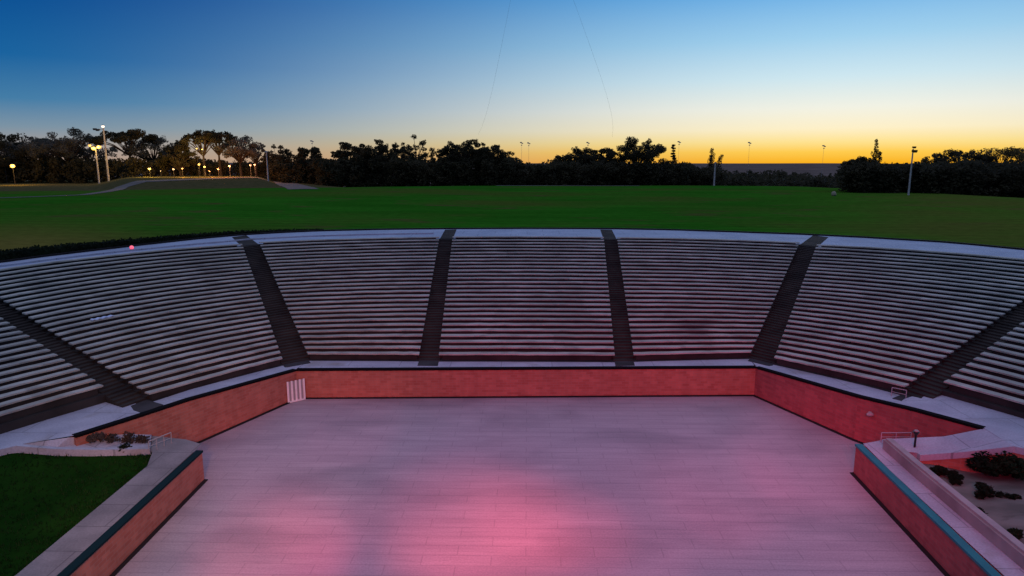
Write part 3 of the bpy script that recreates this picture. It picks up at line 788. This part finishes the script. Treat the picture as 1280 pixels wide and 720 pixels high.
# ------------------------------------------------------------------ trees
def tree(px, ytop, wpx, Y, style, label, leaf='leafA', seed=0, dens=1.0, zb=None):
    rnd = random.Random(seed * 77 + px)
    top = at_y(px, ytop, Y); base = V(top.x, Y, zb if zb is not None else terrain(top.x, Y)); h = top.z - base.z; w = wpx / 853 * Y * (1.3 if style in ('broad', 'dense', 'umbrella', 'sparse') else 1.45)
    root = empty('tree', base, label, 'tree', 'trees beyond the lawn')
    tr = MB(); cr = MB(); tw = .02 * h + .1
    lean = V(rnd.uniform(-.05, .05) * h, 0, 0)
    ls = .24
    if style in ('broad', 'sparse', 'dense', 'umbrella'):
        cb = {'broad': .40, 'sparse': .45, 'dense': .18, 'umbrella': .55}[style]
        fork = base + lean * .5 + V(0, 0, h * cb * .8)
        tr.tube([base - V(0, 0, .4), lerp(base, fork, .5) + V(rnd.uniform(-.1, .1), 0, 0), fork], [tw * 1.2, tw, tw * .75], 8)
        nc = {'broad': 46, 'sparse': 26, 'dense': 58, 'umbrella': 26}[style]
        for k in range(nc):
            an = 2.4 * k + rnd.uniform(-.4, .4); q = ((k + .5) / nc)
            rr = math.sqrt(rnd.uniform(.05, 1)) * w * .48
            prof = 1 - (rr / (w * .5)) ** 2 * .55                       # dome: lower at the rim
            zt = h * (cb + (1 - cb) * prof * rnd.uniform(.25 if style != 'umbrella' else .72, 1))
            cl = rnd.uniform(.05, .12) * w if style != 'sparse' else rnd.uniform(.04, .09) * w
            cl = max(.45, min(cl, h * .11))
            c = V(base.x + lean.x + math.cos(an) * rr, base.y + math.sin(an) * rr, base.z + min(zt, h - cl * .75))
            mid = lerp(fork, c, .55) + V(0, 0, h * .05)
            tr.tube([fork, mid, c], [tw * .5, tw * .28, .03], 5)
            for j in range(3):
                e = c + V(rnd.uniform(-1, 1), rnd.uniform(-1, 1), rnd.uniform(-.4, .8)) * cl * .9; tr.tube([lerp(mid, c, .7), e], [tw * .14, .015], 4)
            n = int(dens * 11 * (cl / ls) ** 1.8)
            cr.leaves(c, cl, max(20, n), ls, rnd, .25, .72)
            for j in range(3):
                e = c + V(rnd.uniform(-1, 1), rnd.uniform(-1, 1), rnd.uniform(-.5, .7)).normalized() * cl
                cr.leaves(e, cl * .42, max(8, n // 8), ls * .9, rnd, .2, .8)
    elif style == 'conifer':
        tr.tube([base - V(0, 0, .4), base + V(0, 0, h * .5), base + V(0, 0, h * .98)], [tw, tw * .6, .04], 7)
        L = 15
        for k in range(L):
            q = k / (L - 1); z = h * (.10 + .88 * q); rr = w * .5 * (1 - q * .86) * rnd.uniform(.55, 1.15)
            for j in range(5):
                an = rnd.uniform(0, 6.28); e = base + V(math.cos(an) * rr, math.sin(an) * rr, z + rnd.uniform(-.2, .4)); s = base + V(0, 0, z)
                tr.tube([s, e], [.05, .015], 4)
                cr.leaves(lerp(s, e, .65), max(.35, rr * .42), int(dens * 34), ls * .85, rnd, .2, .6)
    elif style == 'column':
        for q in range(3):
            o = V(rnd.uniform(-.12, .12) * w, rnd.uniform(-.2, .2) * w, 0)
            hh = h * (1 if q == 0 else rnd.uniform(.75, .92)); xo = (q - 1) * w * .26
            e = base + o + V(xo if q else 0, 0, hh * .97)
            tr.tube([base - V(0, 0, .4), base + o * .5 + V(xo * .5, 0, hh * .45), e], [tw * .7, tw * .45, .03], 6)
            for k in range(13):
                z = .25 + .72 * k / 12
                c = lerp(base, e, z) + V(rnd.uniform(-1, 1), rnd.uniform(-1, 1), 0) * w * .16 * (1.25 - z)
                cr.leaves(c, w * .17 * (1.45 - z), int(dens * 42), ls * .8, rnd, .25, 1.1)
    tr.build('trunk', M['bark'], root); cr.build('crown', M[leaf], root)

TREES = [
 # px, ytop, wpx, Y, style, label, leaf, density
 (-12, 164, 70, 205, 'dense', 'dark tree at the left frame edge behind the amber lamp', 'leafA', 1.0),
 (38, 165, 62, 212, 'broad', 'grey-green open tree right of the amber lamp at far left', 'leaf_lit', .5),
 (80, 160, 66, 208, 'broad', 'wide open-crowned tree left of the twin lamp poles', 'leaf_lit', .5),
 (112, 166, 46, 222, 'sparse', 'thin grey tree directly behind the twin lamp poles', 'leaf_lit', .6),
 (160, 162, 58, 210, 'umbrella', 'flat-topped dark tree just right of the tall white-lit pole', 'leafA', 1.1),
 (190, 170, 54, 216, 'broad', 'pale airy tree above the yellow globe lamp', 'leaf_lit', .5),
 (222, 176, 34, 206, 'dense', 'compact dark block-shaped tree above the small white and orange lamps', 'leafA', 1.2),
 (252, 163, 36, 208, 'umbrella', 'left of two tall clump-topped trees above the yellow lamps', 'leafA', 1.0),
 (272, 162, 36, 212, 'umbrella', 'right of two tall clump-topped trees above the orange glow', 'leafA', 1.0),
 (298, 169, 42, 210, 'broad', 'open rounded tree left of the pale short pole', 'leaf_lit', .5),
 (318, 178, 26, 214, 'sparse', 'small thin tree directly left of the pale short pole', 'leaf_lit', .5),
 (347, 181, 28, 214, 'broad', 'small round tree directly right of the pale short pole', 'leafA', 1.0),
 (383, 182, 34, 208, 'broad', 'small dark tree behind the grey path end', 'leafA', 1.1),
 (432, 175, 26, 205, 'broad', 'narrow dark tree at the left end of the central tree line', 'leafA', 1.1),
 (466, 174, 44, 203, 'broad', 'broad dark tree left in the central tree line', 'leafA', 1.2),
 (497, 178, 30, 207, 'dense', 'dense dark tree with small gaps left of the thin-topped tree', 'leafA', 1.1),
 (520, 168, 38, 214, 'sparse', 'tall sparse thin-topped tree in the central tree line', 'leafA', .8),
 (553, 184, 22, 205, 'broad', 'small low tree between the thin-topped tree and the large dark tree', 'leafA', 1.0),
 (580, 171, 44, 202, 'broad', 'large dark tree with layered crown near the picture centre', 'leafA', 1.2),
 (611, 177, 40, 204, 'broad', 'dark round tree immediately right of the large layered tree', 'leafA', 1.1),
 (634, 187, 26, 206, 'sparse', 'low thin tree ending the central tree line on the right', 'leafA', .9),
 (702, 194, 26, 212, 'broad', 'low bushy tree starting the group right of the picture centre', 'leafA', 1.0),
 (733, 184, 40, 208, 'broad', 'dark flat-topped tree left of the tall airy tree', 'leafA', 1.1),
 (758, 184, 34, 206, 'broad', 'dark tree touching the left side of the tall airy tree', 'leafA', 1.0),
 (800, 170, 50, 204, 'broad', 'tall airy tree with bright sunset gaps right of centre', 'leafA', .85),
 (842, 181, 16, 204, 'conifer', 'slim pointed tree right of the tall airy tree', 'leafA', 1.1),
 (893, 184, 18, 212, 'column', 'slim upright tree behind the pale pole against the yellow sky', 'leafA', 1.8),
 (1095, 172, 16, 150, 'column', 'tall spindly tree rising from dark bushes on the right', 'leafA', 1.2),
 (1078, 195, 40, 148, 'dense', 'dark rounded tree at the foot of the tall spindly tree', 'leafA', 1.3),
 (1104, 206, 40, 146, 'dense', 'low dark tree right of the tall spindly tree', 'leafA', 1.3),
 (1168, 191, 36, 165, 'sparse', 'thin yellowish tree right of the right pale pole', 'leafC', .7),
 (1205, 187, 54, 158, 'umbrella', 'rounded dark tree against the orange sky at right', 'leafA', .7),
 (1252, 184, 56, 156, 'umbrella', 'wide orange-tinged tree near the right frame edge', 'leafC', .6),
 (1285, 180, 44, 160, 'sparse', 'yellowish open tree cut by the right frame edge', 'leafC', .7)]
for k, (px, yt, w, Y, st, lab, lf, dn) in enumerate(TREES):
    tree(px, yt, w, Y, st, lab, lf, k + 1, dn)

# undergrowth masses under the trees (nobody could count the bushes)
def thicket(spans, name, seed, m='leafA'):
    rnd = random.Random(seed); mb = MB()
    for (x0, x1, yt0, yt1, Y0, Y1, n) in spans:
        for k in range(n):
            t = rnd.random(); px = lerp(x0, x1, t); Y = rnd.uniform(Y0, Y1)
            zt = at_y(px, lerp(yt0, yt1, t) + rnd.uniform(-2, 5), Y).z; x = at_y(px, 210, Y).x; zb = terrain(x, Y)
            hh = max(.8, zt - zb)
            for j in range(max(3, int(hh / 1.1))):
                r = rnd.uniform(.9, 1.6); z = zb + hh * rnd.random() ** .8
                mb.leaves((x + rnd.uniform(-1, 1), Y + rnd.uniform(-1, 1), min(z, zb + hh - r * .5)), r, 26, .42, rnd, .3, .85)
    return tag(mb.build(name, M[m]), kind='stuff')
thicket([(-60, 205, 196, 200, 200, 222, 200), (205, 345, 200, 204, 214, 226, 110), (340, 420, 203, 203, 203, 214, 70), (395, 650, 200, 200, 196, 210, 300),
         (645, 700, 206, 206, 198, 212, 70), (690, 860, 203, 205, 196, 210, 200), (840, 905, 208, 212, 198, 212, 60)], 'undergrowth', 5)
thicket([(1060, 1120, 203, 208, 142, 152, 110), (1105, 1180, 206, 206, 142, 160, 110), (1150, 1200, 208, 204, 140, 158, 70), (1200, 1262, 202, 206, 140, 158, 90), (1255, 1330, 204, 201, 140, 158, 80)], 'undergrowth', 6)
def far_wood(spans, seed):
    rnd = random.Random(seed); mb = MB()
    for (x0, x1, yt, Y0, Y1, n) in spans:
        for k in range(n):
            px = rnd.uniform(x0, x1); Y = rnd.uniform(Y0, Y1); x = at_y(px, 210, Y).x; zt = at_y(px, yt + rnd.uniform(-2, 3), Y).z; zb = terrain(x, Y)
            hh = max(1.5, zt - zb); r = rnd.uniform(1.8, 3.2)
            for j in range(max(2, int(hh / 2.5))):
                mb.leaves((x + rnd.uniform(-2, 2), Y, zb + hh * rnd.random()), r, 22, .9, rnd, .3, .8)
    return tag(mb.build('far_wood', M['leafA']), kind='stuff')
far_wood([(650, 1075, 219, 260, 380, 420), (880, 1060, 225, 225, 260, 90)], 8)

# ------------------------------------------------------------------ poles and lamps
def pole(px, ytop, Y, r, label, heads, m='pole', name='lamp_pole', cat='lamp post', base_y=None, group=None):
    top = at_y(px, ytop, Y); zb = terrain(top.x, Y); b = V(top.x, Y, zb)
    root = empty(name, b, label, cat, group)
    mb = MB(); mb.tube([b - V(0, 0, .3), b + V(0, 0, .5), top], [r * 1.3, r * 1.15, r * .8], 8); mb.build('pole', M[m], root)
    for (dx, dz, hr, gm, kind) in heads:
        c = top + V(dx, -.1, dz)
        if abs(dx) > .2: a = MB(); a.tube([top + V(0, 0, min(0, dz)), c], .05, 5); a.build('arm', M[m], root)
        if kind == 'globe':
            g_ = MB(); g_.ball(c, hr, 12, 8, (1, 1, .85)); g_.build('lamp', M[gm], root, True)
            g_ = MB(); g_.tube([c + V(0, 0, hr * .62), c + V(0, 0, hr * .8), c + V(0, 0, hr * 1.15)], [hr * .95, hr * .8, hr * .15], 10); g_.build('lamp_hood', M['dark'], root)
        else:
            g_ = MB(); g_.box(c, (hr * 2, hr * 1.2, hr * .9)); g_.box(c + V(0, -hr * .3, -hr * .6), (hr * 1.6, hr * .5, hr * .3)); g_.build('floodlight', M[gm], root)
    return top
pole(129, 159, 196, .24, 'tall pale pole with a bright white lamp on top, far left', [(0, .2, .42, 'glow_cold', 'globe'), (-1.6, -.7, .5, 'dark', 'flood'), (-2.4, -.5, .45, 'dark', 'flood')])
pole(119.5, 186, 192, .20, 'shorter pale pole with a cluster of yellow lamps, far left', [(-.5, .1, .62, 'glow_yellow', 'globe'), (1.1, .5, .58, 'glow_amber', 'globe'), (-1.5, .9, .40, 'glow_amber', 'globe')])
pole(333, 190, 192, .19, 'pale short pole without a lit lamp beside the grey path', [(0, .1, .35, 'pole', 'flood')])
pole(894, 204, 190, .21, 'pale pole in front of the slim upright tree', [(0, .1, .3, 'pole', 'flood')])
pole(1141.5, 186, 132, .15, 'pale pole with a square lamp head on the right lawn edge', [(.25, -.4, .42, 'leafC', 'flood'), (.1, .3, .3, 'leafC', 'flood')])
FP = [(390, 176, 'dull floodlight pole above the trees by the grey path'), (652, 178, 'left of two floodlight poles right of the central tree line'), (661, 178.5, 'right of two floodlight poles right of the central tree line'),
      (735, 178, 'floodlight pole above the flat-topped tree right of centre'), (849, 177, 'floodlight pole touching the slim pointed tree'),
      (937, 178, 'left of two lone floodlight poles against the yellow sky'), (1030, 182, 'right of two lone floodlight poles against the yellow sky')]
for px, yt, lab in FP:
    pole(px, yt, 262, .035, lab, [(-.25, 0, .36, 'pole', 'flood'), (.3, -.3, .30, 'pole', 'flood'), (0, -1.0, .24, 'pole', 'flood')], name='floodlight_pole', cat='floodlight', group='far floodlight poles')
LAMPS = [(16, 208, 187, .95, 'glow_amber', 'large amber globe lamp near the left frame edge'), (5, 199, 200, .35, 'glow_yellow', 'small greenish yellow lamp above the large amber lamp'),
         (187, 211.5, 196, .62, 'glow_yellow', 'yellow globe lamp at the left end of the grassy bank'), (217, 212, 196, .48, 'glow_white', 'whitish globe lamp on the grassy bank'),
         (228, 211, 198, .42, 'glow_orange', 'dull orange globe lamp beside the whitish one'), (249, 206, 198, .52, 'glow_yellow', 'yellow globe lamp left in a pair under the clump-topped trees'), (256, 209, 197, .46, 'glow_yellow', 'yellow globe lamp right in a pair under the clump-topped trees'),
         (273, 212, 198, .40, 'glow_pink', 'small pinkish globe lamp right of the yellow pair'), (287, 208, 198, .52, 'glow_pink', 'orange-pink globe lamp under the open rounded tree'),
         (313, 207, 200, .42, 'glow_pink', 'pale pink lamp left in a pair near the pale short pole'), (318.5, 206.5, 200, .42, 'glow_pink', 'pale pink lamp right in a pair near the pale short pole'),
         (246, 186, 205, .38, 'glow_yellow', 'yellow lamp high in the left clump-topped tree'), (253, 187, 205, .34, 'glow_yellow', 'small yellow lamp high between the clump-topped trees'), (201, 214, 197, .22, 'glow_white', 'tiny pale lamp between the yellow and whitish globes'),
         (262, 214.5, 197, .3, 'glow_orange', 'low orange lamp on the bank below the clump-topped trees')]
for px, py, Y, r, gm, lab in LAMPS:
    pole(px, py, Y, .07, lab, [(0, .1, r * .62, gm, 'globe')], m='dark', name='globe_lamp', group='lit globe lamps on the left')
p = at_y(1043, 232.5, 128); p.z = terrain(p.x, p.y)
mb = MB(); mb.ball(p + V(0, 0, .35), .55, 12, 8, (.8, .8, .9), .1); tag(mb.build('boulder', M['stone'], smooth=True), 'single pale boulder on the lawn edge left of the right bushes', 'boulder')

# two thin overhead cables
def cable(px0, px1, py1, Y1, y0, lab, bow):
    a = at_y(px0, -60, 34); b = at_y(px1, py1, Y1); pts = []
    for k in range(25):
        t = k / 24; q = lerp(a, b, t); q.x += bow * math.sin(math.pi * t); q.z -= 1.0 * math.sin(math.pi * t) * .5; pts.append(q)
    mb = MB(); mb.tube(pts, [.003 + .011 * (k / 24) for k in range(25)], 5); tag(mb.build('overhead_cable', M['cable']), lab, 'cable', 'overhead cables')
M['cable'] = mat('weathered cable', (.16, .22, .30), rough=.8)
cable(650, 598, 168, 190, 0, 'thin faint cable crossing the sky left of the picture centre', .4)
cable(695, 765, 172, 190, 0, 'thin faint cable crossing the sky right of the picture centre', 1.2)

# ------------------------------------------------------------------ light
def srgb(r, g, b):
    f = lambda c: (c / 255 / 12.92) if c / 255 <= .04045 else ((c / 255 + .055) / 1.055) ** 2.4
    return (f(r), f(g), f(b), 1)
SUN_AZ = math.radians(25)          # to the right of +y
w = bpy.data.worlds.new('World'); scene.world = w; w.use_nodes = True
nt = w.node_tree; L = nt.links; bg = nt.nodes['Background']
tc = nd(nt, 'ShaderNodeTexCoord'); sx = nd(nt, 'ShaderNodeSeparateXYZ')
nrm = nd(nt, 'ShaderNodeVectorMath', operation='NORMALIZE'); L.new(tc.outputs['Generated'], nrm.inputs[0]); L.new(nrm.outputs[0], sx.inputs[0])
def mth(op, a, b=None, clamp=False):
    n = nd(nt, 'ShaderNodeMath', operation=op); n.use_clamp = clamp
    for i, q in enumerate((a, b)):
        if q is None: continue
        if isinstance(q, (int, float)): n.inputs[i].default_value = q
        else: L.new(q, n.inputs[i])
    return n.outputs[0]
elev = mth('MULTIPLY', mth('ARCSINE', sx.outputs['Z']), 180 / math.pi / 40, True)      # 0..40 degrees -> 0..1
hl = mth('SQRT', mth('ADD', mth('MULTIPLY', sx.outputs['X'], sx.outputs['X']), mth('ADD', mth('MULTIPLY', sx.outputs['Y'], sx.outputs['Y']), 1e-5)))
ca_ = mth('DIVIDE', mth('ADD', mth('MULTIPLY', sx.outputs['X'], math.sin(SUN_AZ)), mth('MULTIPLY', sx.outputs['Y'], math.cos(SUN_AZ))), hl)
tfac = mth('POWER', mth('DIVIDE', mth('SUBTRACT', ca_, .40), .60, True), 2.6)
def ramp(stops):
    n = nd(nt, 'ShaderNodeValToRGB'); r = n.color_ramp; r.interpolation = 'EASE' if False else 'LINEAR'
    while len(r.elements) < len(stops): r.elements.new(.5)
    for e, (d, c) in zip(r.elements, stops): e.position = d / 40; e.color = srgb(*c)
    L.new(elev, n.inputs[0]); return n.outputs[0]
warm = ramp([(0, (250, 178, 30)), (.8, (255, 204, 78)), (1.5, (255, 226, 142)), (2.5, (254, 240, 200)), (4.0, (242, 242, 228)), (6.2, (206, 231, 240)), (9, (160, 208, 238)), (12.5, (104, 174, 230)), (15, (96, 168, 228)), (23, (140, 165, 210)), (40, (152, 162, 200))])
cool = ramp([(0, (178, 152, 136)), (1.2, (160, 154, 152)), (2.4, (122, 146, 164)), (4.2, (66, 124, 166)), (7, (22, 98, 158)), (11.5, (2, 74, 144)), (15, (2, 72, 140)), (24, (112, 138, 185)), (40, (142, 152, 192))])
mx = nd(nt, 'ShaderNodeMix', data_type='RGBA'); L.new(tfac, mx.inputs['Factor']); L.new(cool, mx.inputs['A']); L.new(warm, mx.inputs['B'])
sky = nd(nt, 'ShaderNodeTexSky', sky_type='NISHITA'); sky.sun_disc = False; sky.sun_elevation = math.radians(-1.5); sky.sun_rotation = SUN_AZ
sky.dust_density = 2
add = nd(nt, 'ShaderNodeMix', data_type='RGBA', blend_type='ADD'); add.inputs['Factor'].default_value = .002
L.new(mx.outputs['Result'], add.inputs['A']); L.new(sky.outputs[0], add.inputs['B'])
L.new(add.outputs['Result'], bg.inputs['Color']); bg.inputs['Strength'].default_value = 1.0

sun = bpy.data.lights.new('sun', 'SUN'); sun.energy = .12; sun.angle = math.radians(20); sun.color = (1, .7, .4)
so = bpy.data.objects.new('sun', sun); col.objects.link(so)
so.rotation_euler = (V(math.sin(SUN_AZ), math.cos(SUN_AZ), math.tan(math.radians(2)))).to_track_quat('Z', 'Y').to_euler()

def spot(name, loc, aim, energy, color, size, blend=1.0, radius=.4):
    l = bpy.data.lights.new(name, 'SPOT'); l.energy = energy; l.color = color; l.spot_size = math.radians(size); l.spot_blend = blend; l.shadow_soft_size = radius
    o = bpy.data.objects.new(name, l); col.objects.link(o); o.location = loc
    o.rotation_euler = (Vector(loc) - Vector(aim)).to_track_quat('Z', 'Y').to_euler(); return o
# red stage lights hanging on the roof rig above and behind the camera
RED = (1, .03, .085); PINK = (1, .13, .26); ORG = (1, .20, .12)
spot('stage_light', (-7, 7, 11), (-14.5, 31, .6), 8000, (1, .40, .24), 50)
spot('stage_light', (-2, 7, 11), (-7, 33, 0), 5600, (1, .06, .07), 46)
spot('stage_light', (2, 7, 11), (4, 33.5, 0), 7600, RED, 46)
spot('stage_light', (5, 7, 11), (12, 33.5, 0), 7400, RED, 46)
spot('stage_light', (9, 7, 11), (16.5, 29, .5), 4000, RED, 46)
spot('stage_light', (0, 7, 11), (0, 42, 1.5), 3200, (1, .05, .12), 48)
spot('stage_light', (-9, 4, 10), (-14, 20, .6), 1900, (1, .42, .25), 48)
spot('stage_light', (9, 4, 10), (14, 22, .6), 900, (1, .03, .14), 48)
def pool(px, py, loc, e, c, size, blend=.9):
    p = un(px, py, 0); spot('stage_light', loc, (p.x, p.y, 0), e, c, size, blend)
spot('stage_light', (0, 8, 13), (0, 26, 0), 3300, (1, .12, .28), 88)
pool(600, 665, (2.5, 12, 12), 12500, (1, .10, .13), 30, 1.0)
pool(690, 655, (6, 13, 12), 7000, (1, .10, .14), 24, 1.0)
pool(560, 715, (-1, 11, 12), 3500, (1, .11, .14), 24, 1.0)
pool(345, 700, (-2, 8, 12), 11500, (1, .08, .14), 20)
pool(400, 655, (-2, 8, 12), 5500, (1, .08, .16), 14)
pool(1010, 565, (4, 8, 12), 11000, (1, .06, .20), 18)
pool(900, 610, (4, 8, 12), 4200, (1, .08, .22), 18)
pool(440, 530, (-3, 8, 12), 6000, (1, .07, .20), 13)
pool(330, 570, (-3, 8, 12), 4500, (1, .08, .20), 16)
pool(780, 700, (3, 8, 12), 2600, (1, .10, .20), 18)
spot('stage_light', (16, 8, 9), (18.5, 27.2, 1.4), 520, (1, .03, .05), 16)
for px, py, Y, e, c in ((228, 213, 193, 900, (1, .45, .12)), (187, 210, 193.5, 1100, (1, .6, .12)), (285, 208, 195, 1500, (1, .33, .12)), (265, 214, 194, 900, (1, .35, .1)), (316, 206, 197, 900, (1, .4, .2)), (16, 207, 184.5, 1500, (1, .5, .08)), (118, 184, 190, 350, (1, .6, .15)), (250, 188, 201, 700, (1, .7, .2)), (250, 206, 194, 700, (1, .50, .10))):
    l = bpy.data.lights.new('lamp_glow', 'POINT'); l.energy = e * 2.6; l.color = c; l.shadow_soft_size = .5
    o = bpy.data.objects.new('lamp_glow', l); col.objects.link(o); o.location = at_y(px, py, Y)

# ------------------------------------------------------------------ camera
cd = bpy.data.cameras.new('camera'); cam = bpy.data.objects.new('camera', cd); col.objects.link(cam); scene.camera = cam
cd.sensor_fit = 'HORIZONTAL'; cd.sensor_width = 36; cd.lens = 36 * F_; cd.clip_end = 30000; cd.clip_start = .1
cam.location = (0, 0, H); cam.rotation_euler = (math.pi / 2 - PITCH, 0, YAW)
scene.view_settings.view_transform = 'Standard'; scene.view_settings.look = 'None'; scene.view_settings.exposure = 0
scene.cycles.max_bounces = 6
